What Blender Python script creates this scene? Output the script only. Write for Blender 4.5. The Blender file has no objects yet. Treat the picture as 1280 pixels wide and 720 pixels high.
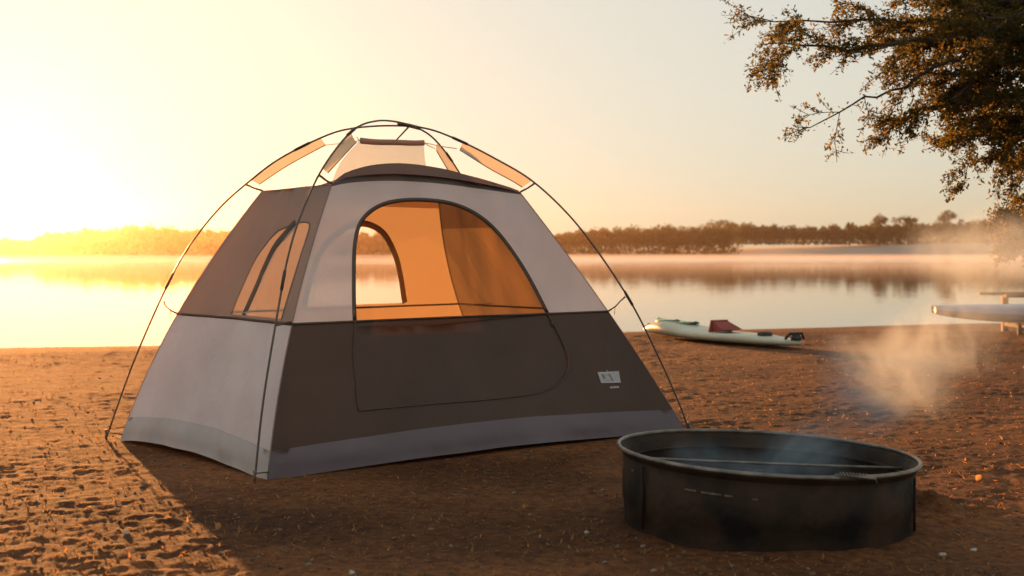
import bpy, math, random
import numpy as np
from mathutils import Vector, Matrix
from mathutils.geometry import delaunay_2d_cdt
rng = np.random.default_rng(7); random.seed(7)
sc = bpy.context.scene
C = sc.collection
R_ = math.radians
SUN_AZ, SUN_EL = R_(-22.5), R_(4.0)      # azimuth from +Y towards +X
SUN_DIR = Vector((math.sin(SUN_AZ)*math.cos(SUN_EL), math.cos(SUN_AZ)*math.cos(SUN_EL), math.sin(SUN_EL)))
WATER_Z = -0.30

# ------------------------------------------------------------------ helpers
def link(name, verts, faces, mats, parent=None, smooth=True, midx=None):
    me = bpy.data.meshes.new(name)
    me.from_pydata([tuple(v) for v in verts], [], [tuple(f) for f in faces])
    for m in (mats if isinstance(mats, (list, tuple)) else [mats]): me.materials.append(m)
    if midx is not None: me.polygons.foreach_set('material_index', midx)
    if smooth: me.polygons.foreach_set('use_smooth', [True]*len(me.polygons))
    me.update()
    o = bpy.data.objects.new(name, me); C.objects.link(o)
    if parent is not None:
        o.parent = parent
        o.matrix_parent_inverse = Matrix.Translation(-Vector(parent.location)) if parent.type == 'EMPTY' and parent.parent is None else parent_inv(parent)
    return o
def parent_inv(p):
    m = Matrix.Identity(4); q = p
    chain = []
    while q is not None: chain.append(q); q = q.parent
    for q in reversed(chain): m = m @ q.matrix_parent_inverse @ q.matrix_basis
    return m.inverted()
def tag(o, label=None, cat=None, group=None, kind=None):
    if label: o['label'] = label
    if cat: o['category'] = cat
    if group: o['group'] = group
    if kind: o['kind'] = kind
    return o
def thing(name, loc, label, cat, group=None):
    o = bpy.data.objects.new(name, None); C.objects.link(o); o.location = loc
    o.empty_display_size = .2
    return tag(o, label, cat, group)
class MB:
    def __init__(s): s.v = []; s.f = []
    def add(s, v, f):
        n = len(s.v); s.v += [tuple(p) for p in v]; s.f += [tuple(i+n for i in q) for q in f]
    def tube(s, pts, rad, n=8, cap=True):
        pts = [Vector(p) for p in pts]; m = len(pts)
        rad = rad if isinstance(rad, (list, tuple)) else [rad]*m
        v = []; ref = None
        for i, p in enumerate(pts):
            t = (pts[min(i+1, m-1)]-pts[max(i-1, 0)]).normalized()
            if ref is None:
                ref = t.orthogonal().normalized()
            ref = (ref - t*ref.dot(t)).normalized(); b = t.cross(ref)
            for k in range(n):
                a = 2*math.pi*k/n; v.append(p+(ref*math.cos(a)+b*math.sin(a))*rad[i])
        f = [(i*n+k, i*n+(k+1) % n, (i+1)*n+(k+1) % n, (i+1)*n+k) for i in range(m-1) for k in range(n)]
        if cap: f += [tuple(range(n-1, -1, -1)), tuple((m-1)*n+k for k in range(n))]
        s.add(v, f)
    def ribbon(s, pts, wid, nrm, thick=.003):
        """flat band following pts; nrm: outward vector"""
        pts = [Vector(p) for p in pts]; m = len(pts); v = []
        nrm = Vector(nrm).normalized()
        for i, p in enumerate(pts):
            t = (pts[min(i+1, m-1)]-pts[max(i-1, 0)]).normalized()
            w = t.cross(nrm).normalized()*wid*.5
            v += [p-w, p+w, p+w+nrm*thick, p-w+nrm*thick]
        f = [(i*4+k, i*4+(k+1) % 4, (i+1)*4+(k+1) % 4, (i+1)*4+k) for i in range(m-1) for k in range(4)]
        f += [(3, 2, 1, 0), tuple((m-1)*4+k for k in range(4))]
        s.add(v, f)
    def box(s, c, d, rz=0, rx=0, bev=.0):
        c = Vector(c); M = Matrix.Rotation(rz, 3, 'Z') @ Matrix.Rotation(rx, 3, 'X')
        x, y, z = [k/2 for k in d]; b = min(bev, x*.9, y*.9, z*.9)
        if b <= 0:
            v = [c+M@Vector((i*x, j*y, k*z)) for i in (-1, 1) for j in (-1, 1) for k in (-1, 1)]
            s.add(v, [(0, 1, 3, 2), (4, 6, 7, 5), (0, 4, 5, 1), (2, 3, 7, 6), (0, 2, 6, 4), (1, 5, 7, 3)]); return
        import bmesh
        bm = bmesh.new(); bmesh.ops.create_cube(bm, size=1)
        for q in bm.verts: q.co = Vector((q.co.x*2*x, q.co.y*2*y, q.co.z*2*z))
        bmesh.ops.bevel(bm, geom=bm.edges[:], offset=b, segments=2, affect='EDGES')
        bm.verts.index_update()
        s.add([c+M@q.co for q in bm.verts], [[q.index for q in f.verts] for f in bm.faces]); bm.free()
    def build(s, name, mat, parent=None, smooth=True): return link(name, s.v, s.f, mat, parent, smooth)
def spline(pts, n=10):
    pts = [Vector(p) for p in pts]; out = []
    P = [pts[0]*2-pts[1]]+pts+[pts[-1]*2-pts[-2]]
    for i in range(1, len(P)-2):
        for k in range(n):
            t = k/n; a, b, c, d = P[i-1], P[i], P[i+1], P[i+2]
            out.append(.5*((2*b)+(c-a)*t+(2*a-5*b+4*c-d)*t*t+(3*b-a-3*c+d)*t**3))
    return out+[pts[-1]]

# vectorised value noise
_tab = rng.random((512, 512))
def vnoise(x, y):
    xi = np.floor(x).astype(int); yi = np.floor(y).astype(int); fx = x-xi; fy = y-yi
    fx = fx*fx*(3-2*fx); fy = fy*fy*(3-2*fy)
    a = _tab[xi % 512, yi % 512]; b = _tab[(xi+1) % 512, yi % 512]; c = _tab[xi % 512, (yi+1) % 512]; d = _tab[(xi+1) % 512, (yi+1) % 512]
    return (a*(1-fx)+b*fx)*(1-fy)+(c*(1-fx)+d*fx)*fy
def fbm(x, y, o=4):
    s = 0; a = .5
    for k in range(o):
        c, q = math.cos(k*1.3), math.sin(k*1.3)
        s = s+a*(vnoise((x*c-y*q)*2**k+17.3*k, (x*q+y*c)*2**k+9.1*k)-.5); a *= .5
    return s

# ------------------------------------------------------------------ materials
def newmat(name):
    m = bpy.data.materials.new(name); m.use_nodes = True; nt = m.node_tree; nt.nodes.clear()
    return m, nt, nt.nodes.new('ShaderNodeOutputMaterial')
def N(nt, t, **kw):
    n = nt.nodes.new(t)
    for k, v in kw.items():
        if k in n.inputs: n.inputs[k].default_value = v
        else: setattr(n, k, v)
    return n
def noise_col(nt, c1, c2, scale=5, detail=5, coord='Object', stretch=None, lo=.35, hi=.65):
    tc = N(nt, 'ShaderNodeTexCoord'); src = tc.outputs[coord]
    if stretch:
        mp = N(nt, 'ShaderNodeMapping'); mp.inputs['Scale'].default_value = stretch; nt.links.new(src, mp.inputs[0]); src = mp.outputs[0]
    n = N(nt, 'ShaderNodeTexNoise', Scale=scale, Detail=detail); nt.links.new(src, n.inputs['Vector'])
    r = N(nt, 'ShaderNodeValToRGB'); r.color_ramp.elements[0].position = lo; r.color_ramp.elements[1].position = hi
    r.color_ramp.elements[0].color = (*c1, 1); r.color_ramp.elements[1].color = (*c2, 1)
    nt.links.new(n.outputs['Fac'], r.inputs[0]); return r.outputs[0], n.outputs['Fac'], src
def bump(nt, fac, strength=.3, dist=.01):
    b = N(nt, 'ShaderNodeBump', Strength=strength, Distance=dist); nt.links.new(fac, b.inputs['Height']); return b.outputs[0]
def pbr(name, c1, c2, rough=.6, metal=0, scale=8, bs=.2, bd=.004, bscale=None, stretch=None, spec=.5):
    m, nt, out = newmat(name); p = N(nt, 'ShaderNodeBsdfPrincipled', Roughness=rough, Metallic=metal)
    p.inputs['Specular IOR Level'].default_value = spec
    col, fac, src = noise_col(nt, c1, c2, scale, stretch=stretch); nt.links.new(col, p.inputs['Base Color'])
    n = N(nt, 'ShaderNodeTexNoise', Scale=bscale or scale*4, Detail=4); nt.links.new(src, n.inputs['Vector'])
    nt.links.new(bump(nt, n.outputs['Fac'], bs, bd), p.inputs['Normal'])
    nt.links.new(p.outputs[0], out.inputs[0]); return m
def fabric(name, col, trans_col, tw=.4, see=0., wrinkle=.35, gloss=.06):
    """thin woven cloth: diffuse + translucent + faint sheen; see = share of open weave"""
    m, nt, out = newmat(name)
    c1 = tuple(x*.88 for x in col); c2 = tuple(min(1, x*1.08) for x in col)
    cc, fac, src = noise_col(nt, c1, c2, 2.2, 6)
    d = N(nt, 'ShaderNodeBsdfDiffuse'); nt.links.new(cc, d.inputs[0])
    t = N(nt, 'ShaderNodeBsdfTranslucent', Color=(*trans_col, 1))
    g = N(nt, 'ShaderNodeBsdfGlossy', Roughness=.45, Color=(.8, .8, .8, 1))
    n1 = N(nt, 'ShaderNodeTexNoise', Scale=4.5, Detail=3, Distortion=.6); nt.links.new(src, n1.inputs['Vector'])
    n2 = N(nt, 'ShaderNodeTexNoise', Scale=420, Detail=1); nt.links.new(src, n2.inputs['Vector'])
    b1 = N(nt, 'ShaderNodeBump', Strength=wrinkle, Distance=.03); nt.links.new(n1.outputs['Fac'], b1.inputs['Height'])
    b2 = N(nt, 'ShaderNodeBump', Strength=.25, Distance=.0006); nt.links.new(n2.outputs['Fac'], b2.inputs['Height']); 
    mp = N(nt, 'ShaderNodeMapping'); mp.inputs['Scale'].default_value = (2.4, 2.4, .45); mp.inputs['Rotation'].default_value = (.18, .30, .4); nt.links.new(src, mp.inputs[0])
    n3 = N(nt, 'ShaderNodeTexNoise', Scale=1.3, Detail=1.5, Distortion=.25); nt.links.new(mp.outputs[0], n3.inputs['Vector'])
    s3 = N(nt, 'ShaderNodeMath', operation='SUBTRACT'); nt.links.new(n3.outputs['Fac'], s3.inputs[0]); s3.inputs[1].default_value = .5
    a3 = N(nt, 'ShaderNodeMath', operation='ABSOLUTE'); nt.links.new(s3.outputs[0], a3.inputs[0])
    r3 = N(nt, 'ShaderNodeMapRange'); r3.interpolation_type = 'SMOOTHSTEP'; nt.links.new(a3.outputs[0], r3.inputs['Value']); r3.inputs['From Max'].default_value = .035; r3.inputs['To Min'].default_value = 1; r3.inputs['To Max'].default_value = 0
    b3 = N(nt, 'ShaderNodeBump', Strength=min(.6, wrinkle*.7), Distance=.004); nt.links.new(r3.outputs[0], b3.inputs['Height']); nt.links.new(b1.outputs[0], b3.inputs['Normal'])
    nt.links.new(b3.outputs[0], b2.inputs['Normal'])
    for s in (d, t, g): nt.links.new(b2.outputs[0], s.inputs['Normal'])
    a = N(nt, 'ShaderNodeMixShader'); a.inputs[0].default_value = tw; nt.links.new(d.outputs[0], a.inputs[1]); nt.links.new(t.outputs[0], a.inputs[2])
    b = N(nt, 'ShaderNodeMixShader'); b.inputs[0].default_value = gloss; nt.links.new(a.outputs[0], b.inputs[1]); nt.links.new(g.outputs[0], b.inputs[2])
    last = b
    if see > 0:
        tr = N(nt, 'ShaderNodeBsdfTransparent'); x = N(nt, 'ShaderNodeMixShader'); x.inputs[0].default_value = see
        nt.links.new(b.outputs[0], x.inputs[1]); nt.links.new(tr.outputs[0], x.inputs[2]); last = x
    nt.links.new(last.outputs[0], out.inputs[0]); return m
def leafmat(name, cols, tr=.5):
    m, nt, out = newmat(name)
    geo = N(nt, 'ShaderNodeNewGeometry'); r = N(nt, 'ShaderNodeValToRGB')
    el = r.color_ramp.elements
    el[0].color = (*cols[0], 1); el[1].color = (*cols[-1], 1)
    for i, c in enumerate(cols[1:-1]): e = el.new((i+1)/(len(cols)-1)); e.color = (*c, 1)
    nt.links.new(geo.outputs['Random Per Island'], r.inputs[0])
    d = N(nt, 'ShaderNodeBsdfDiffuse'); t = N(nt, 'ShaderNodeBsdfTranslucent')
    nt.links.new(r.outputs[0], d.inputs[0])
    hs = N(nt, 'ShaderNodeHueSaturation', Saturation=1.1, Value=2.6); nt.links.new(r.outputs[0], hs.inputs['Color']); nt.links.new(hs.outputs[0], t.inputs[0])
    a = N(nt, 'ShaderNodeMixShader'); a.inputs[0].default_value = tr
    nt.links.new(d.outputs[0], a.inputs[1]); nt.links.new(t.outputs[0], a.inputs[2]); nt.links.new(a.outputs[0], out.inputs[0]); return m

M = {}
M['upper'] = fabric('tent_light_fabric', (.88, .75, .71), (.80, .64, .54), .28, see=.09)
M['dusk'] = fabric('tent_grey_fabric', (.30, .24, .21), (.46, .32, .22), .42, see=.03)
M['side_low'] = fabric('tent_silver_fabric', (.72, .60, .59), (.56, .44, .38), .2, gloss=.08)
M['dark'] = fabric('tent_dark_fabric', (.085, .048, .034), (.07, .03, .02), .08, gloss=.03)
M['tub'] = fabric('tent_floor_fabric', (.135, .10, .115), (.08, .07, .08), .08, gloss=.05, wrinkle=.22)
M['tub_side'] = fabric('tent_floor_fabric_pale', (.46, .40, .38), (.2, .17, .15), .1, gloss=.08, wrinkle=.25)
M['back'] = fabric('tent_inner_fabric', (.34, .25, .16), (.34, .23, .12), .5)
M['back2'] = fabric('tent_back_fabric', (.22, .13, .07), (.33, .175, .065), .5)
M['back_shade'] = fabric('tent_back_painted_shade', (.15, .10, .07), (.17, .085, .035), .45)  # darker copy of the back cloth: interior shade put into the colour
M['mesh'] = fabric('tent_mesh', (.22, .15, .10), (.3, .2, .1), .4, see=.86, gloss=0)
M['winmesh'] = fabric('tent_window_mesh', (.75, .66, .54), (.75, .62, .48), .4, see=.45, gloss=0)
M['roofmesh'] = fabric('tent_roof_mesh', (.30, .30, .26), (.32, .34, .28), .5, see=.36, gloss=0)
M['sleeve'] = fabric('pole_sleeve_fabric', (.38, .30, .20), (.42, .36, .24), .5, see=.12)
M['piping'] = fabric('tent_piping', (.075, .045, .03), (.08, .04, .02), .1)
M['roof'] = fabric('tent_roof_fabric', (.09, .065, .055), (.10, .06, .04), .2)
M['pole'] = pbr('pole_paint', (.075, .06, .05), (.10, .08, .065), .38, .4, 30, .05, .0005)
M['clip'] = pbr('plastic_clip', (.10, .05, .03), (.16, .08, .04), .5)
M['emblem'] = pbr('emblem_print', (.40, .38, .40), (.5, .48, .5), .6)
M['ringmat'] = pbr('burnt_steel', (.009, .0075, .0065), (.050, .027, .015), .7, .1, 6, .6, .006, 34, spec=.22)
M['rimmat'] = pbr('worn_steel_rim', (.10, .085, .07), (.24, .20, .16), .42, .6, 14, .25, .002, 60)
M['pale_steel'] = pbr('pale_bare_steel', (.10, .07, .05), (.22, .17, .13), .5, .4, 40, .3, .002)  # pole tips, and the ring bead's highlights put into the colour
M['ash'] = pbr('ash', (.05, .048, .045), (.20, .19, .18), .95, 0, 12, 1, .02)
M['char'] = pbr('charred_wood', (.008, .007, .006), (.05, .045, .04), .9, 0, 20, 1, .02)
M['hull'] = pbr('kayak_plastic', (.46, .42, .28), (.54, .50, .36), .4, 0, 3, .05)
M['green'] = pbr('green_plastic', (.05, .16, .09), (.10, .24, .14), .5)
M['red'] = pbr('red_fabric', (.20, .03, .02), (.30, .05, .03), .8)
M['black'] = pbr('black_rubber', (.015, .015, .015), (.03, .03, .03), .6)
M['board'] = pbr('board_foam', (.20, .30, .44), (.27, .37, .50), .4, 0, 2, .03)
M['boardside'] = pbr('board_rail', (.14, .17, .22), (.2, .23, .28), .5, 0, 2, .03)
M['wood'] = pbr('weathered_wood', (.16, .09, .04), (.26, .15, .065), .8, 0, 10, .5, .004, stretch=(1, 1, .1))
M['wooddark'] = pbr('dark_stained_wood', (.03, .025, .02), (.07, .05, .04), .8, 0, 10, .5, .004)
M['bark'] = pbr('bark', (.035, .024, .018), (.09, .06, .042), .95, 0, 14, 1, .02, stretch=(1, 1, .25))
M['leaf'] = leafmat('tree_leaves', [(.018, .022, .009), (.055, .050, .016), (.090, .070, .022), (.034, .036, .013), (.14, .09, .03)], .5)
M['farleaf'] = leafmat('far_foliage', [(.03, .032, .012), (.07, .06, .022), (.05, .05, .02), (.10, .08, .03)], .35)
M['stone'] = pbr('pale_stone', (.30, .26, .22), (.5, .44, .38), .8, 0, 60)
M['dryleaf'] = leafmat('dry_leaves', [(.10, .055, .025), (.24, .14, .06), (.30, .18, .08), (.16, .08, .035)], .45)
M['gravel'] = leafmat('gravel_bits', [(.06, .04, .03), (.16, .11, .08), (.12, .08, .055), (.22, .18, .14)], .0)

def ground_mat():
    m, nt, out = newmat('dirt'); p = N(nt, 'ShaderNodeBsdfPrincipled', Roughness=.95)
    p.inputs['Specular IOR Level'].default_value = .15
    a, fa, src = noise_col(nt, (.082, .032, .012), (.205, .082, .030), .9, 8, lo=.3, hi=.7)
    b, fb, _ = noise_col(nt, (.45, .42, .40), (1.25, 1.2, 1.15), 26, 6, lo=.3, hi=.7)
    c, fc, _ = noise_col(nt, (1, 1, 1), (2.1, 2.1, 2.1), 90, 3, lo=.66, hi=.74)
    x = N(nt, 'ShaderNodeMix', data_type='RGBA', blend_type='MULTIPLY'); x.inputs[0].default_value = 1
    nt.links.new(a, x.inputs[6]); nt.links.new(b, x.inputs[7])
    y = N(nt, 'ShaderNodeMix', data_type='RGBA', blend_type='MULTIPLY'); y.inputs[0].default_value = 1
    nt.links.new(x.outputs[2], y.inputs[6]); nt.links.new(c, y.inputs[7])
    dcol, fd, _ = noise_col(nt, (.62, .60, .60), (1.2, 1.2, 1.2), 1.0, 4, stretch=(.35, 1.1, 1), lo=.36, hi=.62)
    yy = N(nt, 'ShaderNodeMix', data_type='RGBA', blend_type='MULTIPLY'); yy.inputs[0].default_value = 1
    nt.links.new(y.outputs[2], yy.inputs[6]); nt.links.new(dcol, yy.inputs[7]); nt.links.new(yy.outputs[2], p.inputs['Base Color'])
    n = N(nt, 'ShaderNodeTexNoise', Scale=34, Detail=9, Roughness=.65); nt.links.new(src, n.inputs['Vector'])
    nt.links.new(bump(nt, n.outputs['Fac'], .8, .012), p.inputs['Normal'])
    nt.links.new(p.outputs[0], out.inputs[0]); return m
def water_mat():
    m, nt, out = newmat('lake_water'); p = N(nt, 'ShaderNodeBsdfPrincipled', Roughness=.02, IOR=1.333)
    p.inputs['Base Color'].default_value = (.035, .04, .038, 1)
    tc = N(nt, 'ShaderNodeTexCoord'); mp = N(nt, 'ShaderNodeMapping'); mp.inputs['Scale'].default_value = (.35, 1.2, 1)
    nt.links.new(tc.outputs['Object'], mp.inputs[0])
    n = N(nt, 'ShaderNodeTexNoise', Scale=1.0, Detail=4); nt.links.new(mp.outputs[0], n.inputs['Vector'])
    b = N(nt, 'ShaderNodeBump', Strength=1, Distance=.004); nt.links.new(n.outputs['Fac'], b.inputs['Height'])
    # wind-ruffled far water: rougher beyond ~120 m
    sx = N(nt, 'ShaderNodeSeparateXYZ'); nt.links.new(tc.outputs['Object'], sx.inputs[0])
    big = N(nt, 'ShaderNodeTexNoise', Scale=.012, Detail=2); nt.links.new(tc.outputs['Object'], big.inputs['Vector'])
    ad = N(nt, 'ShaderNodeMath', operation='MULTIPLY_ADD'); nt.links.new(big.outputs['Fac'], ad.inputs[0]); ad.inputs[1].default_value = 110; nt.links.new(sx.outputs[1], ad.inputs[2])
    mr = N(nt, 'ShaderNodeMapRange'); mr.interpolation_type = 'SMOOTHSTEP'
    nt.links.new(ad.outputs[0], mr.inputs['Value']); mr.inputs['From Min'].default_value = 150; mr.inputs['From Max'].default_value = 260
    mr.inputs['To Min'].default_value = .015; mr.inputs['To Max'].default_value = .16
    nt.links.new(mr.outputs[0], p.inputs['Roughness'])
    nt.links.new(b.outputs[0], p.inputs['Normal']); nt.links.new(p.outputs[0], out.inputs[0]); return m
M['ground'] = ground_mat(); M['water'] = water_mat()
M['sand'] = pbr('far_sand', (.30, .25, .20), (.38, .32, .26), .95, 0, .05, 0, .01)

# ------------------------------------------------------------------ terrain
def shore(x): return 21.6+.34*x+np.sin(x*.31)*.5+np.sin(x*.9+1)*.18
CL = np.array([[-1.14, 6.05], [1.035, 7.70], [.02, 8.99], [-2.2, 7.30]])
def in_tent(x, y):
    d = np.full(x.shape, 9.)
    for i in range(4):
        p, q = CL[i], CL[(i+1) % 4]; e = (q-p)/np.linalg.norm(q-p); n = np.array([-e[1], e[0]])
        d = np.minimum(d, (x-p[0])*n[0]+(y-p[1])*n[1])
    return d
def smooth(a, b, v):
    t = np.clip((v-a)/(b-a), 0, 1); return t*t*(3-2*t)
def gz(x, y, detail=True):
    x = np.asarray(x, float); y = np.asarray(y, float)
    s = y-shore(np.clip(x, -40, 60))
    base = np.where(s < 0, -.30*smooth(-6, 0, s), -.30-2.2*smooth(0, 14, s))
    r = np.hypot(x, y)
    a = 1-.9*smooth(-.12, .05, in_tent(x, y)); a = a*(1-.85*smooth(12, 24, r)*(s > -8))*(1-smooth(60, 200, r))
    z = .035*fbm(x*.55, y*.55, 3)
    if detail:
        c1 = fbm(x*4.6+5, y*5.6, 5); c2 = fbm(x*16, y*19+3, 3); rd = np.abs(fbm(x*7+3, y*8, 4))
        lump = np.maximum(c1, -.08)
        pt = smooth(-.06, .12, fbm(x*.8+31, y*.8, 3)); z = z+.011*lump+(.008+.010*pt)*c2*(1+2*np.abs(c1))+.007*fbm(x*30, y*55+3, 2)-.010*pt*np.minimum(rd, .10)
    d = np.hypot(x-1.72, y-5.35); z = z+.035*np.exp(-(d/.22)**2)*(1+6*fbm(x*9, y*9, 3))
    dr = np.hypot(x-.993, y-5.06); z = z*(1-.8*np.exp(-(dr/.62)**8))+.013*np.exp(-((dr-.57)/.07)**2)*(1+3*fbm(x*5, y*5, 3))
    return base+z*a-.012
th = np.concatenate([np.arange(-math.pi, -.52, .07), np.arange(-.52, .52, .0019), np.arange(.52, math.pi-.03, .07)])
rr = [.25]
while rr[-1] < 3200:
    r = rr[-1]; rr.append(r+(r*.05 if r < 2.6 else max(.012, r*.0048) if r < 26 else r*.06))
rr = np.array(rr)
TH, RR = np.meshgrid(th, rr); X = RR*np.sin(TH); Y = RR*np.cos(TH); Z = gz(X, Y)
nt_, nr = len(th), len(rr)
verts = np.stack([X, Y, Z], -1).reshape(-1, 3)
i = np.arange(nr-1)[:, None]*nt_+np.arange(nt_)[None, :]; j = np.arange(nr-1)[:, None]*nt_+(np.arange(nt_)[None, :]+1) % nt_
faces = np.stack([i, j, j+nt_, i+nt_], -1).reshape(-1, 4)
def np_mesh(name, v, f, mat, smooth_=True, parent=None):
    me = bpy.data.meshes.new(name); me.vertices.add(len(v)); me.vertices.foreach_set('co', np.asarray(v, np.float32).ravel())
    k = f.shape[1]; me.loops.add(f.size); me.loops.foreach_set('vertex_index', f.ravel().astype(np.int32))
    me.polygons.add(len(f)); me.polygons.foreach_set('loop_start', np.arange(0, f.size, k, dtype=np.int32))
    me.polygons.foreach_set('use_smooth', np.full(len(f), smooth_)); me.materials.append(mat); me.update(calc_edges=True); me.validate()
    o = bpy.data.objects.new(name, me); C.objects.link(o)
    if parent is not None: o.parent = parent; o.matrix_parent_inverse = parent_inv(parent)
    return o
verts = np.vstack([verts, [[0, 0, float(gz(0., 0.))]]])
g = np_mesh('ground', verts, faces, M['ground']); tag(g, kind='structure')
cap = [(k, (k+1) % nt_, len(verts)-1) for k in range(nt_)]
import bmesh
bm = bmesh.new(); bm.from_mesh(g.data); bm.verts.ensure_lookup_table()
for a_, b_, c_ in cap: bm.faces.new((bm.verts[b_], bm.verts[a_], bm.verts[c_])).smooth = True
bm.normal_update()
bm.faces.ensure_lookup_table()
if bm.faces[len(faces)//2].normal.z < 0: bmesh.ops.reverse_faces(bm, faces=bm.faces[:])
bm.to_mesh(g.data); bm.free()

w = link('lake', [(-1500, 14, WATER_Z), (1500, 14, WATER_Z), (1500, 1200, WATER_Z), (-1500, 1200, WATER_Z)], [(0, 1, 2, 3)], M['water']); tag(w, kind='structure')

# far shore: land strip curving round the lake
def far_Y(x):      # distance of the far waterline
    return 300+130*smooth(-80, 40, x)+12*np.sin(x*.02)
xs = np.concatenate([np.linspace(-900, -160, 30), np.linspace(-156, 240, 160), np.linspace(245, 900, 30)])
dy = np.array([-3, 0, 1.5, 4, 8, 14, 22, 32, 45, 70, 110, 200, 500])
FX, DY = np.meshgrid(xs, dy)
bank = 3.1*smooth(75, 150, FX+15*np.sin(FX*.03))
FZ = WATER_Z-.4+.9*smooth(-3, 4, DY)+bank*smooth(2, 45, DY)+1.2*smooth(10, 60, DY)
FYY = far_Y(FX)+DY
v = np.stack([FX, FYY, FZ], -1).reshape(-1, 3); n0 = len(xs)
f = np.array([(a*n0+b, a*n0+b+1, (a+1)*n0+b+1, (a+1)*n0+b) for a in range(len(dy)-1) for b in range(n0-1)])
fs = np_mesh('far_shore', v, f, M['sand']); tag(fs, kind='structure')

# ------------------------------------------------------------------ foliage helper
def leaf_quads(cen, size, flat=0, bend=.25):
    """random leaf shaped quads (diamond of 4 verts) around centres"""
    n = len(cen); d = rng.normal(size=(n, 3)); d /= np.linalg.norm(d, axis=1)[:, None]
    e = np.cross(d, rng.normal(size=(n, 3))); e /= np.linalg.norm(e, axis=1)[:, None]
    s = size*(.6+.8*rng.random(n))[:, None]
    u = d*s; w_ = e*s*.42
    v = np.stack([cen-u*.5, cen+w_*.5-u*.05, cen+u*.5, cen-w_*.5-u*.05], 1).reshape(-1, 3)
    return v, np.arange(4*n).reshape(-1, 4)
def crown_points(c, r, n, lumps=7, hollow=.35):
    c = np.array(c); r = np.array(r); pts = []
    for k in range(lumps):
        o = rng.normal(size=3); o /= np.linalg.norm(o); o[2] = o[2]*.8
        lc = c+o*r*(.35+.35*rng.random()); lr = r*(.28+.3*rng.random())
        q = rng.normal(size=(n//lumps, 3)); q /= np.linalg.norm(q, axis=1)[:, None]
        q *= (hollow+(1-hollow)*rng.random((len(q), 1)))
        pts.append(lc+q*lr)
    return np.vstack(pts)

# woodland across the lake (a mass nobody could count)
prof = [(-40, 304), (0, 303), (40, 298), (70, 291), (110, 286), (190, 281), (260, 286), (320, 288), (420, 289), (560, 290), (690, 291), (730, 285), (760, 283), (820, 281),
        (900, 279), (960, 279), (1000, 282), (1050, 281), (1080, 279), (1140, 279), (1200, 274), (1260, 270), (1330, 268), (1420, 270)]
px_ = np.array([p[0] for p in prof]); py_ = np.array([p[1] for p in prof])
P = []
for k in range(560):
    if k < 420: ax = -60+1500*k/420+rng.normal()*4
    else: ax = rng.uniform(-60, 1440)
    tx = (ax-640)/1620
    Yd = 300.
    for _ in range(6): Yd = float(far_Y(tx*Yd))
    bankd = 48 if tx > .17 else 14
    row = k % 3
    Yd += bankd*(1 if tx > .17 else .6)+row*7+rng.uniform(0, 5)
    top = (315-np.interp(ax, px_, py_))/1620*Yd+1.05
    top += rng.normal()*.28+rng.choice([0, 0, 0, 0, .6])
    base = .8+(3.6 if tx > .17 else 0)
    if ax < 60: top = max(top, base+1.5)
    h = top-base; w0 = h*(.34+.2*rng.random())
    P.append(crown_points((tx*Yd, Yd, base+h*.56), (w0, w0, h*.46), 210, 6))
    q = rng.random((40, 3)); P.append(np.stack([tx*Yd+(q[:, 0]-.5)*9, Yd-1-q[:, 1]*3, base-.4+q[:, 2]*h*.4], 1))
P = np.vstack(P); v, f = leaf_quads(P, 1.25)
o = np_mesh('distant_woodland', v, f, M['farleaf'], False); tag(o, 'low hazy belt of trees along the far shore of the lake', 'woodland', kind='stuff')

def far_tree(name, px, topy, wpx, D, label, skew=0):
    X0 = (px-640)/1620*D; base = 3.9; top = 1.05+(315-topy)/1620*D; h = top-base; w_ = wpx/1620*D/2
    t = thing(name, (X0, D, base-.5), label, 'tree', 'taller trees standing out of the far treeline')
    mb = MB(); mb.tube([(X0, D, base-.5), (X0+.2, D, base+h*.4), (X0+skew*.4, D, base+h*.8)], [.35, .26, .12], 7)
    for k in range(5):
        a = k*1.3; mb.tube([(X0+.1, D, base+h*(.35+.08*k)), (X0+math.cos(a)*w_*.6, D+math.sin(a)*w_*.6, base+h*(.6+.06*k))], [.13, .05], 5)
    mb.build('trunk', M['bark'], t)
    p = np.vstack([crown_points((X0+skew, D, base+h*.72), (w_, w_, h*.27), 700, 8), crown_points((X0, D, base+h*.4), (w_*.7, w_*.7, h*.25), 250, 4)])
    v, f = leaf_quads(p, .85); np_mesh('crown', v, f, M['farleaf'], False, t)
far_tree('tree', 1099, 265, 24, 480, 'small round tree poking above the far treeline, left of the pair beside the lake smoke', .5)
far_tree('tree', 1135, 265, 40, 482, 'broad flat topped tree above the far treeline, second of the taller ones', -.6)
far_tree('tree', 1186, 261, 34, 484, 'tall tree above the far treeline nearest to the overhanging foliage', .3)
far_tree('tree', 1062, 276, 10, 478, 'thin little spike of a tree on the far treeline, narrowest of the taller ones', 0)
far_tree('tree', 905, 272, 52, 478, 'wide low crowned tree above the far treeline, right of the tent pole', .4)

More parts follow.
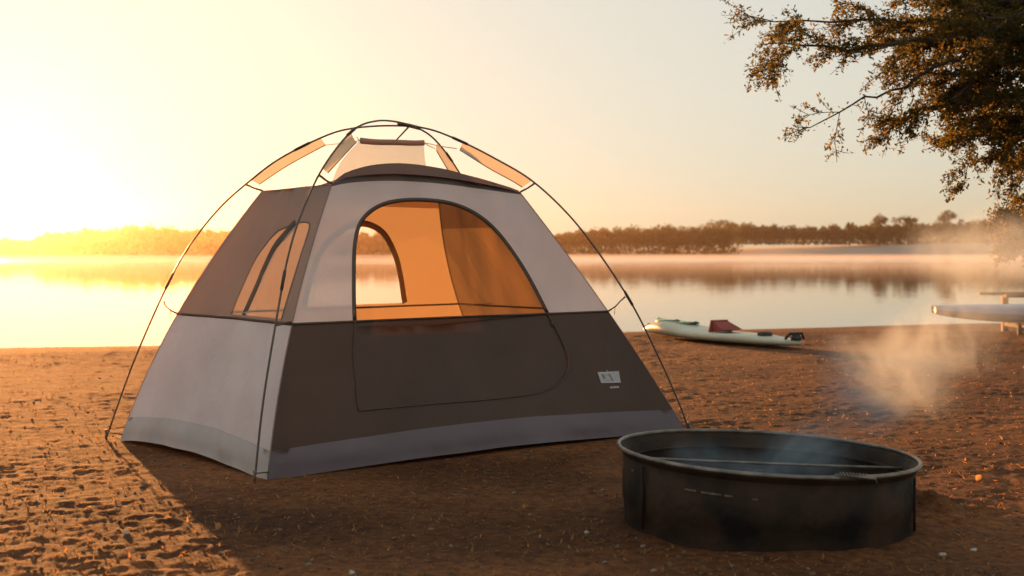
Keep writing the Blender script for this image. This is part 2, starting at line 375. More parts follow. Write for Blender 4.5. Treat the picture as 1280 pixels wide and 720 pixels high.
# ------------------------------------------------------------------ overhanging tree, trunk just outside the frame on the right
tt = thing('tree', (5.6, 9.6, 0), 'large near tree with backlit orange brown leaves hanging over the fire ring side', 'tree')
trunk = MB()
trunk.tube(spline([(5.6, 9.6, -.15), (5.55, 9.55, .7), (5.42, 9.5, 1.7), (5.25, 9.4, 2.7), (5.1, 9.3, 3.8), (5.1, 9.3, 5.0)], 5),
           [.34-.009*k for k in range(26)], 12)
segs = []   # twigs : (pts, radius)
leafp = []; leafd = []
def grow(pts, r0, r1, nchild, clen, depth, dens, droop=-.1):
    pts = spline(pts, 6); m = len(pts)
    if depth == 2:
        f1, f2 = random.random()*6, random.random()*6
        pts = [p+Vector((0, .05*math.sin(k*.9+f2), .022*math.sin(k*1.1+f1)+.014*math.sin(k*2.7+f2)))*min(1, k/4) for k, p in enumerate(pts)]
    def put(a_, b_, cnt, sp=.02):
        for s in range(cnt):
            c_ = a_.lerp(b_, random.random()); leafp.append((c_.x+random.gauss(0, sp), c_.y+random.gauss(0, sp), c_.z+random.gauss(0, sp)))
    if depth == 1:
        for k in range(m-1): put(pts[k], pts[k+1], int(dens*(pts[k+1]-pts[k]).length*.5))
    if depth == 2:
        for k in range(int(m*.6), m-1): put(pts[k], pts[k+1], int(dens*(pts[k+1]-pts[k]).length*.5), .035)
    segs.append((pts, [r0+(r1-r0)*k/(m-1) for k in range(m)]))
    if depth == 0:
        return
    for k in range(nchild):
        t = .14+.86*((k+.3+.7*random.random())/nchild)**.85
        i_ = min(m-2, int(t*(m-1))); p = pts[i_]; d = (pts[i_+1]-pts[i_]).normalized()
        side = Vector((random.gauss(0, 1), random.gauss(0, 1), random.gauss(0, .75))); side = (side-d*side.dot(d)).normalized()
        dd = (d*.75+side*.75+Vector((-.18, 0, droop))).normalized(); L_ = clen*(.55+.8*random.random())*(1.1-.45*t)
        q = [p]
        for s in range(3):
            dd = (dd+Vector((random.gauss(0, .17), random.gauss(0, .17), random.gauss(0, .14)+droop*.35))).normalized(); q.append(q[-1]+dd*L_/3)
        rr_ = (r0+(r1-r0)*t)*.5
        if depth == 1:
            for s in range(int(dens*L_*random.uniform(.5, 1.4))):
                u = random.random(); a_ = q[min(2, int(u*3))]; b_ = q[min(3, int(u*3)+1)]; w_ = u*3-int(u*3)
                c_ = a_.lerp(b_, w_)
                leafp.append((c_.x+random.gauss(0, .016), c_.y+random.gauss(0, .02), c_.z+random.gauss(0, .016)))
            segs.append((q, [max(.0022, rr_), .0024, .002, .0015]))
        else:
            grow(q, max(.003, rr_), .002, int(nchild*.85), clen*.45, depth-1, dens, droop)
limbs = [
 ([(5.1, 9.3, 3.3), (4.3, 9.1, 2.95), (3.3, 8.9, 2.62), (2.5, 8.9, 2.47), (1.62, 8.9, 2.44)], .085, 14, .60, 190),
 ([(4.3, 9.1, 2.95), (3.4, 9.2, 2.84), (2.7, 9.2, 2.72), (1.58, 9.2, 2.68)], .05, 13, .5, 180),
 ([(3.3, 8.9, 2.60), (2.9, 8.8, 2.38), (2.4, 8.8, 2.12), (1.84, 8.8, 1.85)], .028, 9, .34, 110),
 ([(3.9, 9.0, 2.78), (3.3, 8.8, 2.4), (2.85, 8.8, 2.05), (2.5, 8.8, 1.92)], .035, 11, .38, 240),
 ([(4.4, 9.1, 2.9), (3.9, 8.9, 2.5), (3.4, 8.8, 2.15), (3.0, 8.8, 1.86)], .045, 13, .5, 270),
 ([(4.7, 9.2, 3.0), (4.2, 9, 2.5), (3.7, 8.9, 2.05), (3.35, 8.9, 1.72)], .045, 13, .5, 270),
 ([(5.2, 9.3, 2.5), (4.5, 9.2, 2.2), (4.0, 9.1, 1.75), (3.50, 9.1, 1.28)], .05, 14, .45, 270),
 ([(5.2, 9.4, 2.3), (4.6, 9.3, 2.0), (4.1, 9.3, 1.5), (3.75, 9.3, 1.1)], .05, 13, .45, 270),
 ([(5.2, 9.4, 2.2), (4.5, 9.4, 1.9), (4.0, 9.4, 1.45), (3.62, 9.4, 1.15)], .04, 14, .36, 280),
 ([(5.2, 9.35, 2.9), (4.5, 9.3, 2.75), (3.9, 9.2, 2.7), (3.3, 9.3, 2.75)], .05, 15, .6, 270),
 ([(5.1, 9.3, 3.6), (4.3, 9.4, 3.3), (3.6, 9.3, 3.1), (2.9, 9.3, 3.0)], .06, 15, .6, 260),
 ([(5.1, 9.3, 3.9), (4.4, 9.0, 3.9), (3.4, 8.8, 3.6), (2.6, 8.9, 3.3)], .06, 12, .65, 170),
 ([(4.6, 9.1, 3.0), (3.9, 8.7, 2.75), (3.2, 8.4, 2.6), (2.7, 8.2, 2.6)], .045, 13, .55, 230),
 ([(4.8, 9.2, 3.1), (4.1, 9.2, 2.75), (3.5, 9.1, 2.45), (3.0, 9.0, 2.25)], .05, 15, .55, 300),
 ([(4.8, 9.3, 2.9), (4.2, 9.4, 2.55), (3.7, 9.3, 2.2), (3.3, 9.2, 1.95)], .05, 15, .55, 300),
 ([(4.8, 9.3, 3.2), (4.0, 9.6, 2.95), (3.4, 9.6, 2.7), (2.8, 9.5, 2.55)], .05, 15, .55, 280),
 ([(5.1, 9.3, 4.4), (5.6, 9.0, 4.9), (6.2, 8.8, 5.2)], .07, 10, .8, 90),
 ([(5.1, 9.3, 3.6), (5.9, 9.3, 3.9), (6.8, 9.2, 4.0)], .07, 10, .8, 90),
 ([(5.1, 9.3, 4.6), (4.6, 9.6, 5.1), (4.0, 9.8, 5.3)], .06, 10, .8, 90),
 ([(5.3, 9.4, 2.7), (6.2, 9.8, 2.9), (7.0, 10, 2.8)], .06, 9, .8, 90),
]
for k_, (pts, r0, nc, cl, dens) in enumerate(limbs):
    pts = [(x+(.0 if k_ in (5, 6, 7, 8) else .09)*(i_ > 0), y, z+(.035*math.sin(i_*2.1+k_) if i_ else 0)) for i_, (x, y, z) in enumerate(pts)]
    grow(pts, r0*.62, .003, int(nc*1.1), cl, 2, dens*(1.0 if k_ < 5 else 1.2))
for pts, rad in segs: trunk.tube(pts, rad, 5 if rad[0] < .02 else 8, cap=False)
trunk.build('trunk', M['bark'], tt)
v, f = leaf_quads(np.array(leafp), .030); np_mesh('crown', v, f, M['leaf'], False, tt)
print('leaves', len(leafp), 'segs', len(segs))

# ------------------------------------------------------------------ tent
KF = [(-1.14, 6.05), (-1.067, 6.29), (-.923, 6.65)]
KL = [(-2.20, 7.30), (-1.893, 7.34), (-1.424, 7.40)]
KR = [(1.025, 7.70), (.566, 7.64), (.046, 7.58)]
KB = [(-.05, 9.0), (-.36, 8.75), (-.47, 8.30)]
def corner(K, z):
    a = (z-.7)*(z-1.4)/.98; b = z*(z-1.4)/-.49; c = z*(z-.7)/.98
    return Vector((a*K[0][0]+b*K[1][0]+c*K[2][0], a*K[0][1]+b*K[1][1]+c*K[2][1], 0))
def wallfn(K1, K2, lift, liftc=.5, bow=.02):
    p0, p1 = corner(K1, .7), corner(K2, .7); e = (p1-p0).normalized(); n = Vector((e.y, -e.x, 0))   # outward if K1->K2 runs left to right seen from outside
    ph = random.random()*6
    def fn(a, z, off=0):
        q = corner(K1, z).lerp(corner(K2, z), a)
        s = math.sin(math.pi*min(1, max(0, a)))
        wr = .009*math.sin(9*a+2.5*z+ph)*s+.0045*math.sin(23*a-7*z+ph*2)*s+.003*math.sin(37*a+11*z+ph)*s
        # tension creases fanning from the lower corners
        for ca in (0, 1):
            dx = abs(a-ca)*2.5; wr += (.011*math.exp(-((dx-.55*z-.05)/.05)**2)+.008*math.exp(-((dx-1.1*z-.02)/.045)**2)-.006*math.exp(-((dx-.8*z)/.05)**2))*math.exp(-dx*1.2)*s
        q = q-n*(bow*s*(.4+math.sin(math.pi*min(1, z/1.4))))+n*(wr+off)
        zz = z+lift*(s if liftc == .5 else math.sin(math.pi*a**liftc))*max(0, 1-z/.45)**1.3
        q.z = zz; return q
    fn.n = n; return fn
W_front = wallfn(KF, KR, .028)
W_side = wallfn(KL, KF, .042, .75)
W_back = wallfn(KR, KB, .02)
W_rear = wallfn(KB, KL, .03)
def smooth_loop(pts, n=6):
    return [(q.x, q.y) for q in spline([(x, y, 0) for x, y in pts], n)]
def panel(name, fn, outer, holes, mat, parent, off=0, step=.055, zs=None):
    """triangulated cloth panel: outline and holes in (a, z) wall coordinates"""
    pts = []; edges = []
    def loop(l):
        s = len(pts)
        for p in l: pts.append(Vector(p))
        for k in range(len(l)): edges.append((s+k, s+(k+1) % len(l)))
    loop(outer)
    for h in holes: loop(h)
    def inside(x, y, l):
        c = False
        for k in range(len(l)):
            (x1, y1), (x2, y2) = l[k], l[k-1]
            if (y1 > y) != (y2 > y) and x < (x2-x1)*(y-y1)/(y2-y1)+x1: c = not c
        return c
    xs_ = [p[0] for p in outer]; ys_ = [p[1] for p in outer]
    sa = step*.45
    x = min(xs_)+sa*.5
    while x < max(xs_):
        y = min(ys_)+step*.5
        while y < max(ys_):
            if inside(x, y, outer) and not any(inside(x, y, h) for h in holes): pts.append(Vector((x, y)))
            y += step
        x += sa
    V, E, Fc, _, _, _ = delaunay_2d_cdt(pts, edges, [], 0, 1e-5)
    fo = []
    for q in Fc:
        cx = sum(V[k].x for k in q)/len(q); cy = sum(V[k].y for k in q)/len(q)
        if inside(cx, cy, outer) and not any(inside(cx, cy, h) for h in holes): fo.append(tuple(q))
    return link(name, [fn(p.x, p.y, off) for p in V], fo, mat, parent)
def rect(a0, z0, a1, z1, n=24):
    l = [(a0+(a1-a0)*k/n, z0 if not callable(z0) else z0(a0+(a1-a0)*k/n)) for k in range(n+1)]
    m = 10
    zt = z1 if callable(z1) else (lambda a: z1)
    zb = z0 if callable(z0) else (lambda a: z0)
    l += [(a1, zb(a1)+(zt(a1)-zb(a1))*k/m) for k in range(1, m)]
    l += [(a1+(a0-a1)*k/n, zt(a1+(a0-a1)*k/n)) for k in range(n+1)]
    l += [(a0, zt(a0)+(zb(a0)-zt(a0))*k/m) for k in range(1, m)]
    return l
def curve3(fn, pts, off=.004, n=6): return [fn(x, y, off) for x, y in smooth_loop(pts, n)]

tent = thing('tent', (-.58, 7.5, 0), 'grey and brown dome tent with arched mesh door, pitched on bare dirt', 'tent')
MID = .70
def bumpf(a): return math.sin(math.pi*min(1, max(0, a))**.72)
ztop_l = lambda a: 1.385+.048*bumpf(a)
ztop_d = lambda a: 1.410+.122*bumpf(a)**.8
band = lambda a: .115+.02*math.sin(math.pi*a)
# --- front
arch = [(.171, MID+.003), (.16, .908), (.152, 1.091), (.162, 1.195), (.2, 1.263), (.27, 1.309), (.365, 1.33), (.483, 1.332), (.598, 1.312), (.681, 1.265), (.739, 1.172), (.768, 1.041), (.781, .882), (.784, MID+.003)]
archs = smooth_loop(arch, 5)
fw = panel('upper_wall', W_front, rect(0, MID, 1, ztop_l), [archs], M['upper'], tent); fw['label'] = 'pale lilac grey front wall around the door arch'
o = panel('wall_top_band', W_front, rect(0, ztop_l, 1, ztop_d), [], M['roof'], tent); o['label'] = 'dark curved band along the top of the front wall'
door_low = [(.784, MID), (.783, .56), (.771, .431), (.74, .35), (.683, .285), (.61, .258), (.483, .253), (.324, .258), (.183, .261), (.178, .40), (.172, .56), (.171, MID)]
dl = smooth_loop(door_low, 5)
lw = panel('lower_wall', W_front, rect(0, band, 1, MID), [dl[:-1]], M['dark'], tent); lw['label'] = 'dark brown lower front wall'
door = panel('door', W_front, dl[:-1], [], M['dark'], tent, off=-.004); door['label'] = 'dark lower half of the zipped front door'
panel('door_screen', W_front, archs, [], M['mesh'], door, off=-.003)['label'] = 'sheer mesh upper half of the front door'
mb = MB(); mb.ribbon(curve3(W_front, arch, 0), .022, W_front.n, .004); mb.build('door_piping', M['piping'], door)
mb = MB(); mb.tube(curve3(W_front, door_low[:9], .003), .0045, 5); mb.tube(curve3(W_front, door_low[8:], .003), .003, 5); mb.build('zipper', M['piping'], door)
mb = MB(); c = W_front(.782, .66, .008); mb.tube([c, c+Vector((.004, -.004, -.035))], [.004, .005], 6); mb.build('zipper_pull', M['clip'], door)
mb = MB(); mb.ribbon([W_front(a/30, MID, .002) for a in range(31)], .012, W_front.n, .003); mb.build('seam', M['piping'], tent)
# --- left side wall
win = [(.436, MID+.02), (.432, .80), (.436, .92), (.46, 1.05), (.52, 1.135), (.60, 1.175), (.72, 1.198), (.84, 1.205), (.90, 1.17), (.905, 1.0), (.905, .85), (.905, MID+.02)]
wins = smooth_loop(win, 5)
panel('upper_wall', W_side, rect(0, MID, 1, 1.40), [wins], M['dusk'], tent)['label'] = 'dark taupe upper wall on the shaded left side'
panel('lower_wall', W_side, rect(0, band, 1, MID), [], M['side_low'], tent)['label'] = 'silver grey lower wall on the left side'
wo = panel('window', W_side, wins, [], M['winmesh'], tent, off=-.003); wo['label'] = 'arched mesh window in the left side wall'
mb = MB(); mb.ribbon(curve3(W_side, [(.555, MID+.02), (.560, .84), (.572, .96), (.60, 1.07), (.66, 1.15), (.74, 1.197)], -.001), .045, W_side.n, .003); mb.build('zipper_flap', M['piping'], wo)
mb = MB(); mb.ribbon(curve3(W_side, win, 0), .010, W_side.n, .003); mb.build('window_piping', M['dusk'], wo)
mb = MB(); mb.ribbon([W_side(a/30, MID, .002) for a in range(31)], .014, W_side.n, .003); mb.build('seam', M['piping'], tent)
# --- rear-left wall (faces the sun) with its window, and back-right wall
# W_rear runs B->L : a' = 1-a of the solved L->B coordinates
rwin = [(.225, MID+.02), (.23, .874), (.25, 1.02), (.295, 1.135), (.36, 1.20), (.44, 1.225), (.52, 1.19), (.58, 1.10), (.605, .97), (.61, .85), (.61, MID+.02)]
rw = smooth_loop(rwin, 5)
panel('wall_top_band', W_rear, rect(0, 1.33, 1, 1.40), [], M['back_shade'], tent)  # wall-top strip toned darker, painting the shade under the roof
panel('wall_top_band', W_back, rect(0, 1.20, 1, 1.40), [], M['back_shade'], tent)  # deeper strip on this wall, same painted shade below the roof
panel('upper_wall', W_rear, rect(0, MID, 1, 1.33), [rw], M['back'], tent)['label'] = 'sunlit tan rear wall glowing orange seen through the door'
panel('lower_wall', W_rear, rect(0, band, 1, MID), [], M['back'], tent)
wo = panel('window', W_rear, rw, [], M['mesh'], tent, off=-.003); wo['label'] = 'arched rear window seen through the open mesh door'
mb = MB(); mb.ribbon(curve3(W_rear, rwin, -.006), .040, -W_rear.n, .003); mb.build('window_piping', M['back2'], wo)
panel('upper_wall', W_back, rect(0, MID, 1, 1.20), [], M['back2'], tent)['label'] = 'back wall toned darker brown for its weaker sun, seen through the door'  # half turned from the sun: dimmer light put into a darker cloth colour
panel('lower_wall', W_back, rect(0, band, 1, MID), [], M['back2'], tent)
mb = MB(); mb.ribbon([W_rear(a/30, MID, -.004) for a in range(31)], .012, -W_rear.n, .003); mb.ribbon([W_back(a/30, MID, -.004) for a in range(31)], .012, -W_back.n, .003); mb.build('seam', M['piping'], tent)
# --- tub band + floor
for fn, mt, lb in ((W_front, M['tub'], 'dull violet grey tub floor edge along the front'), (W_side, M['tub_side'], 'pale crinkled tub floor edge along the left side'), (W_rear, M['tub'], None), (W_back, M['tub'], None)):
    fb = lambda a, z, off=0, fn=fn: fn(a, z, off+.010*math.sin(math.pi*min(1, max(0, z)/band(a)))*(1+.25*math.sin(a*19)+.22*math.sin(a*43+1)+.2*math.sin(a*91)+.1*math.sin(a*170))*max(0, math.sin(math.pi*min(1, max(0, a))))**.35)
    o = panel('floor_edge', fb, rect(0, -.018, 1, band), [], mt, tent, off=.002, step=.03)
    if lb: o['label'] = lb
fl = [corner(K, 0) for K in (KF, KR, KB, KL)]; nfl = 14; vv = []; ff = []
for a in range(nfl+1):
    for b in range(nfl+1):
        p = fl[0].lerp(fl[1], .01+a/nfl*.98).lerp(fl[3].lerp(fl[2], .01+a/nfl*.98), .01+b/nfl*.98); p.z = .022+.008*math.sin(a*1.7+b*2.3)+.05*math.sin(math.pi*(1-b/nfl)**.75)*max(0, 1-a/4); vv.append(p)
for a in range(nfl):
    for b in range(nfl): s = a*(nfl+1)+b; ff.append((s, s+nfl+1, s+nfl+2, s+1))
link('floor', vv, ff, M['tub'], tent)
# --- roof: dark fabric, shallow pyramid
RZ = 1.395
def roofp(a, b):
    p = corner(KF, RZ).lerp(corner(KR, RZ), a).lerp(corner(KL, RZ).lerp(corner(KB, RZ), a), b)
    edge_ = min(a, 1-a, b, 1-b)*2
    p.z = RZ+.07*edge_**.8+.075*bumpf(a)**.8*max(0, 1-b*3)
    return p
nn = 14; vv = [roofp(a/nn, b/nn) for a in range(nn+1) for b in range(nn+1)]
ff = [(a*(nn+1)+b, (a+1)*(nn+1)+b, (a+1)*(nn+1)+b+1, a*(nn+1)+b+1) for a in range(nn) for b in range(nn)]
link('roof', vv, ff, M['roof'], tent)
# --- poles
PA = [(-.003, -.01), (.02, .22), (.048, .479), (.1, .885), (.137, 1.105), (.183, 1.303), (.23, 1.451), (.283, 1.59), (.356, 1.718), (.404, 1.767), (.47, 1.785), (.53, 1.77), (.587, 1.70), (.649, 1.595), (.711, 1.469), (.774, 1.272), (.829, 1.036), (.886, .738), (.935, .409), (.97, .14), (.986, -.01)]
pa = [(-2.30+3.40*u, 7.38+.34*u, z) for u, z in PA]
PB = [(0, -.01), (.022, .35), (.06, .763), (.09, 1.04), (.128, 1.247), (.189, 1.476), (.279, 1.685), (.36, 1.765), (.45, 1.785), (.54, 1.765), (.61, 1.70), (.70, 1.545), (.80, 1.30), (.88, 1.03), (.94, .70), (.98, .3), (1.0, -.01)]
pb = [(-1.19+1.23*t, 5.99+3.03*t, z) for t, z in PB]
for pp in (pa, pb):
    mb = MB(); s = spline(pp, 8); mb.tube(s, .0055, 8); po = mb.build('tent_pole', M['pole'], tent)
    for k in ((24, 60, 96, len(s)-26) if pp is pa else (20, 48, 84, len(s)-24)):
        mb = MB(); d = (s[k+1]-s[k-1]).normalized(); mb.tube([s[k]-d*.05, s[k]-d*.02, s[k]+d*.02, s[k]+d*.05], [.008, .0085, .0085, .008], 8); mb.build('ferrule', M['black'], po)
    for q in (s[0], s[-1]):
        mb = MB(); mb.tube([q+Vector((0, 0, .05)), q+Vector((0, 0, -.01))], [.0085, .0065], 8); mb.build('pole_tip', M['pale_steel'], po)
    ks = (spline(pp, 8)[28] if pp is pa else spline(pp, 8)[18])
SA, SB = spline(pa, 12), spline(pb, 12)
def along(S, key, lo, hi):   # pole samples whose parameter lies in a range
    return [p for p in S if lo <= key(p) <= hi]
kA = lambda p: (p.x+2.30)/3.40
kB = lambda p: (p.x+1.19)/1.23
dA = Vector((3.40, .34, 0)).normalized(); dB = Vector((1.23, 3.03, 0)).normalized()
nA = Vector((dA.y, -dA.x, 0)); nB = Vector((-dB.y, dB.x, 0))
def sleeve(S, key, lo, hi, w0, w1, toward):
    q = along(S, key, lo, hi); v = []; m = len(q)
    for k, p in enumerate(q):
        t = k/(m-1); ctr = Vector((-.58, 7.5, 1.0)); d = (ctr-p).normalized()
        ww = w0+(w1-w0)*t+.01*math.sin(math.pi*t)
        v += [p+d*.001, p+d*ww*.5+toward*.006, p+d*ww]
    f = [(k*3+j_, k*3+j_+1, k*3+j_+4, k*3+j_+3) for k in range(m-1) for j_ in (0, 1)]
    return v, f
for S, key, lo, hi, w0, w1, nv in ((SA, kA, .232, .352, .055, .05, nA), (SA, kA, .588, .712, .05, .07, nA), (SB, kB, .185, .285, .055, .075, nB), (SB, kB, .60, .715, .05, .085, nB)):
    v, f = sleeve(S, key, lo, hi, w0, w1, nv); so = link('pole_sleeve', v, f, M['sleeve'], tent)
    mb = MB(); mb.tube([v[k*3+2] for k in range(len(v)//3)], .0028, 5); mb.build('sleeve_hem', M['piping'], so)
# straps from pole to shoulder corners
def near(S, key, t): return min(S, key=lambda p: abs(key(p)-t))
shoul = [(KL, near(SA, kA, .226)), (KR, near(SA, kA, .716)), (KF, near(SB, kB, .176)), (KB, near(SB, kB, .72))]
for K, p in shoul:
    c = corner(K, 1.4); c.z = 1.40
    mb = MB(); mb.tube([p, p.lerp(c, .5)+Vector((0, 0, -.004)), c], [.0065, .0055, .006], 6); mb.build('strap', M['clip'], tent)
# roof mesh hung between the front and back shoulders, with dark hem and hub clip
TF, TB = Vector((-.812, 6.92, 1.645)), Vector((-.519, 7.64, 1.695))
BF, BB = corner(KF, 1.4), corner(KB, 1.4); BF.z = BB.z = 1.405
vv = []; nn = 16
for a in range(nn+1):
    for b in range(9):
        t = a/nn; u = b/8
        top = TF.lerp(TB, t); bot = BF.lerp(BB, t); p = bot.lerp(top, u)+Vector((0, 0, 0)) - nB*(-.03)*math.sin(math.pi*u); vv.append(p)
ff = [(a*9+b, (a+1)*9+b, (a+1)*9+b+1, a*9+b+1) for a in range(nn) for b in range(8)]
rm = link('roof_mesh', vv, ff, M['roofmesh'], tent)
mb = MB(); mb.ribbon([TF.lerp(TB, k/10)+Vector((0, 0, -.002*math.sin(k*.9)-.006*math.sin(math.pi*k/10))) for k in range(11)], .032, Vector((nB.x, nB.y, 0))*-1, .004); mb.build('hem', M['dusk'], rm)
hub = near(SA, kA, .50)
mb = MB(); top = TF.lerp(TB, .52)
mb.tube([hub+Vector((0, 0, .0)), top+Vector((0, 0, .0))], [.006, .004], 6)
mb.tube([hub+Vector((-.05, -.12, .003)), hub+Vector((0, 0, .004)), hub+Vector((.05, .12, 0))], .012, 8); mb.build('hub', M['black'], tent)
for S, key, t, e in ((SA, kA, .352, TF), (SA, kA, .588, TB), (SB, kB, .285, TF), (SB, kB, .60, TB)):
    p = near(S, key, t); p = p+(Vector((-.58, 7.5, 1.0))-p).normalized()*.05
    mb = MB(); mb.tube([p, p.lerp(e, .5)+Vector((0, 0, -.004)), e], .0025, 5); mb.build('cord', M['sleeve'], tent)
# guy-out loops at the mid corners, corner clips
for K, d in ((KL, (-.09, 0, .06)), (KR, (.09, .0, .075)), (KF, None), (KB, (.05, .08, .04))):
    c = corner(K, .7); c.z = .70
    if d:
        d = Vector(d); mb = MB(); mb.tube([c, c+d*.5+Vector((0, 0, -.008)), c+d*.8, c+d+Vector((.012, 0, .012))], [.006, .004, .004, .006], 6)
        mb.tube([c+d*.45, c+d*.42+Vector((0, 0, -.05))], [.003, .002], 5); mb.build('guy_loop', M['clip'], tent)
    else:
        p = near(SB, kB, .055); mb = MB(); mb.tube([c, c+Vector((-.01, -.01, .012)), p], [.006, .005, .007], 6); mb.build('clip', M['clip'], tent)
for K, S, e in ((KL, SA, 0), (KR, SA, -1), (KF, SB, 0), (KB, SB, -1)):
    c = corner(K, .02); c.z = .02; mb = MB(); q = S[e].copy(); q.z = .025; mb.ribbon([c, q], .02, (0, 0, 1), .003); mb.build('corner_tab', M['piping'], tent)
# corner piping
for K in (KF, KL, KR, KB):
    mb = MB(); mb.tube([corner(K, z/20*1.4)+Vector((0, 0, z/20*1.4)) for z in range(21)], .0035, 5); mb.build('corner_seam', M['dusk'], tent)
# emblem: small pale flag-like mark and a line of tiny lettering below
ev = [W_front(a, z, .006) for a, z in ((.832, .296), (.892, .291), (.906, .357), (.838, .360))]
em = link('emblem', ev+[p-W_front.n*.003 for p in ev], [(0, 1, 2, 3), (0, 4, 5, 1), (1, 5, 6, 2), (2, 6, 7, 3), (3, 7, 4, 0)], M['emblem'], tent, False); em['label'] = 'small pale emblem printed low on the right of the front'
mb = MB()
for k, (a0, a1, z0, z1) in enumerate(((.846, .853, .322, .348), (.857, .880, .339, .343), (.868, .873, .305, .369), (.846, .862, .308, .311))):
    mb.add([W_front(a0, z0, .0085), W_front(a1, z0, .0085), W_front(a1, z1, .0085), W_front(a0, z1, .0085)], [(0, 1, 2, 3)])
mb.build('emblem_mark', M['dusk'], em)
mb = MB()
for k in range(6):
    a0 = .850+k*.0048; mb.add([W_front(a0, .262, .0075), W_front(a0+.0034, .262, .0075), W_front(a0+.0034, .262+(.013 if k % 2 else .010), .0075), W_front(a0, .262+(.013 if k % 2 else .010), .0075)], [(0, 1, 2, 3)])
mb.build('emblem_lettering', M['emblem'], em)

# ------------------------------------------------------------------ fire ring
FC = Vector((.993, 5.06, 0)); TILT = R_(-2.3)
fr = thing('fire_ring', FC, 'black steel campfire ring with a rolled rim and smoke rising from its ashes', 'fire ring')
def rp(r, a, z):
    x = r*math.cos(a); y = r*math.sin(a); return FC+Vector((x, y, z+(x*math.tan(TILT) if z > .1 else 0)*(min(1, z/.2))))
def lathe(prof, n=96, wob=0, a0=0, a1=2*math.pi):
    full = abs(a1-a0-2*math.pi) < 1e-6; v = []; cnt = n if full else n+1
    for k in range(cnt):
        a = a0+(a1-a0)*k/n; w_ = wob*(math.sin(a*3+1)+.6*math.sin(a*5))
        v += [rp(r+w_, a, z) for r, z in prof]
    m = len(prof)
    f = [(k*m+j_, ((k+1) % cnt)*m+j_, ((k+1) % cnt)*m+j_+1, k*m+j_+1) for k in range(n) for j_ in range(m-1)]
    return v, f
def ring(name, prof, mat, **kw):
    v, f = lathe(prof+[prof[0]], **kw); return link(name, v, f, mat, fr)
ring('wall', [(.552, -.03), (.556, .08), (.561, .09), (.561, .17), (.557, .178), (.559, .245), (.551, .245), (.548, .17), (.546, -.03)], M['ringmat'], wob=.002)
rimp = [(.553+.0*k, 0) for k in range(0)]
ring('wall_flare', [(.553, .236), (.562, .243), (.570, .255), (.575, .264), (.571, .268), (.562, .256), (.556, .246), (.551, .240)], M['ringmat'], wob=.002)
ring('rim', [(.576+.0085*math.cos(k*math.pi/5), .270+.0085*math.sin(k*math.pi/5)) for k in range(10)], M['rimmat'], wob=.002)
# stiffening ledge inside + half grate bar
ring('ledge', [(.546, .205), (.546, .213), (.524, .213), (.524, .205)], M['ringmat'])
mb = MB(); mb.tube([rp(.535, R_(178), .222), rp(.2, R_(180), .224), rp(.2, R_(0), .224), rp(.535, R_(2), .224)], .006, 8)
mb.build('grate_bar', M['rimmat'], fr)
# bead round the front: its highlights painted as short pieces of paler steel
for a0, a1, z0 in ((228, 233, .183), (235, 243, .182), (244, 247, .181), (254, 256, .178), (196, 198, .2)):
    v, f = lathe([(.5622, z0), (.5634, z0+.003), (.5622, z0+.007), (.561, z0+.003), (.5622, z0)], 8, 0, R_(a0), R_(a1)); link('bead_highlight', v, f, M['pale_steel'], fr)
# hinge plate seam on the left
mb = MB(); mb.tube([rp(.566, R_(206), .02), rp(.567, R_(206), .235)], .006, 6); mb.build('weld_seam', M['ringmat'], fr); mb = MB(); mb.tube([rp(.566, R_(330), .02), rp(.567, R_(330), .235)], .005, 6); mb.build('weld_seam', M['ringmat'], fr)
# coiled spring handle hooked on the rim
mb = MB(); c0 = rp(.582, R_(284), .272); c1 = rp(.585, R_(296), .262); hp = []
for k in range(90):
    t = k/89; a = t*2*math.pi*9; hp.append(c0.lerp(c1, t)+Vector((0, math.cos(a)*.010, .010+math.sin(a)*.010)))
mb.tube(hp, .0022, 5); mb.tube([c0+Vector((-.02, .03, -.01)), c0+Vector((-.01, 0, .012)), c1+Vector((.02, -.01, .006)), c1+Vector((.03, .0, -.02))], .0035, 6)
mb.build('spring_handle', M['rimmat'], fr)
# ash bed
n_ = 30; vv = []; ff = []
for a in range(n_+1):
    for b in range(48):
        r = .545*a/n_; t = b/48*2*math.pi; x, y = r*math.cos(t), r*math.sin(t)
        vv.append(FC+Vector((x, y, .05+.05*math.exp(-(r/.3)**2)+.035*float(fbm(np.array(x*9+4), np.array(y*9), 3)))))
for a in range(n_):
    for b in range(48): ff.append((a*48+b, (a+1)*48+b, (a+1)*48+(b+1) % 48, a*48+(b+1) % 48))
ao = link('ash', vv, ff, M['ash']); tag(ao, 'grey bed of ash and cinders inside the steel fire ring', 'ash', kind='stuff')
for k, (x, y, l_, ang, lb) in enumerate(((-.12, .12, .34, .4, 'charred log lying in the ash toward the tent side of the fire ring'), (.14, .02, .30, -.5, 'charred log lying in the ash toward the right of the fire ring'), (.0, -.16, .26, 1.2, 'short charred log nearest the viewer in the fire ring'))):
    d = Vector((math.cos(ang), math.sin(ang), .12)); c = FC+Vector((x, y, .125)); mb = MB(); q = [c+d*(l_*(t/8-.5))+Vector((random.gauss(0, .004), random.gauss(0, .004), random.gauss(0, .004))) for t in range(9)]
    mb.tube(q, [.03*(1+.12*math.sin(t*2+k)) for t in range(9)], 9); o = mb.build('charred_log', M['char']); tag(o, lb, 'log', 'charred logs in the fire ring')

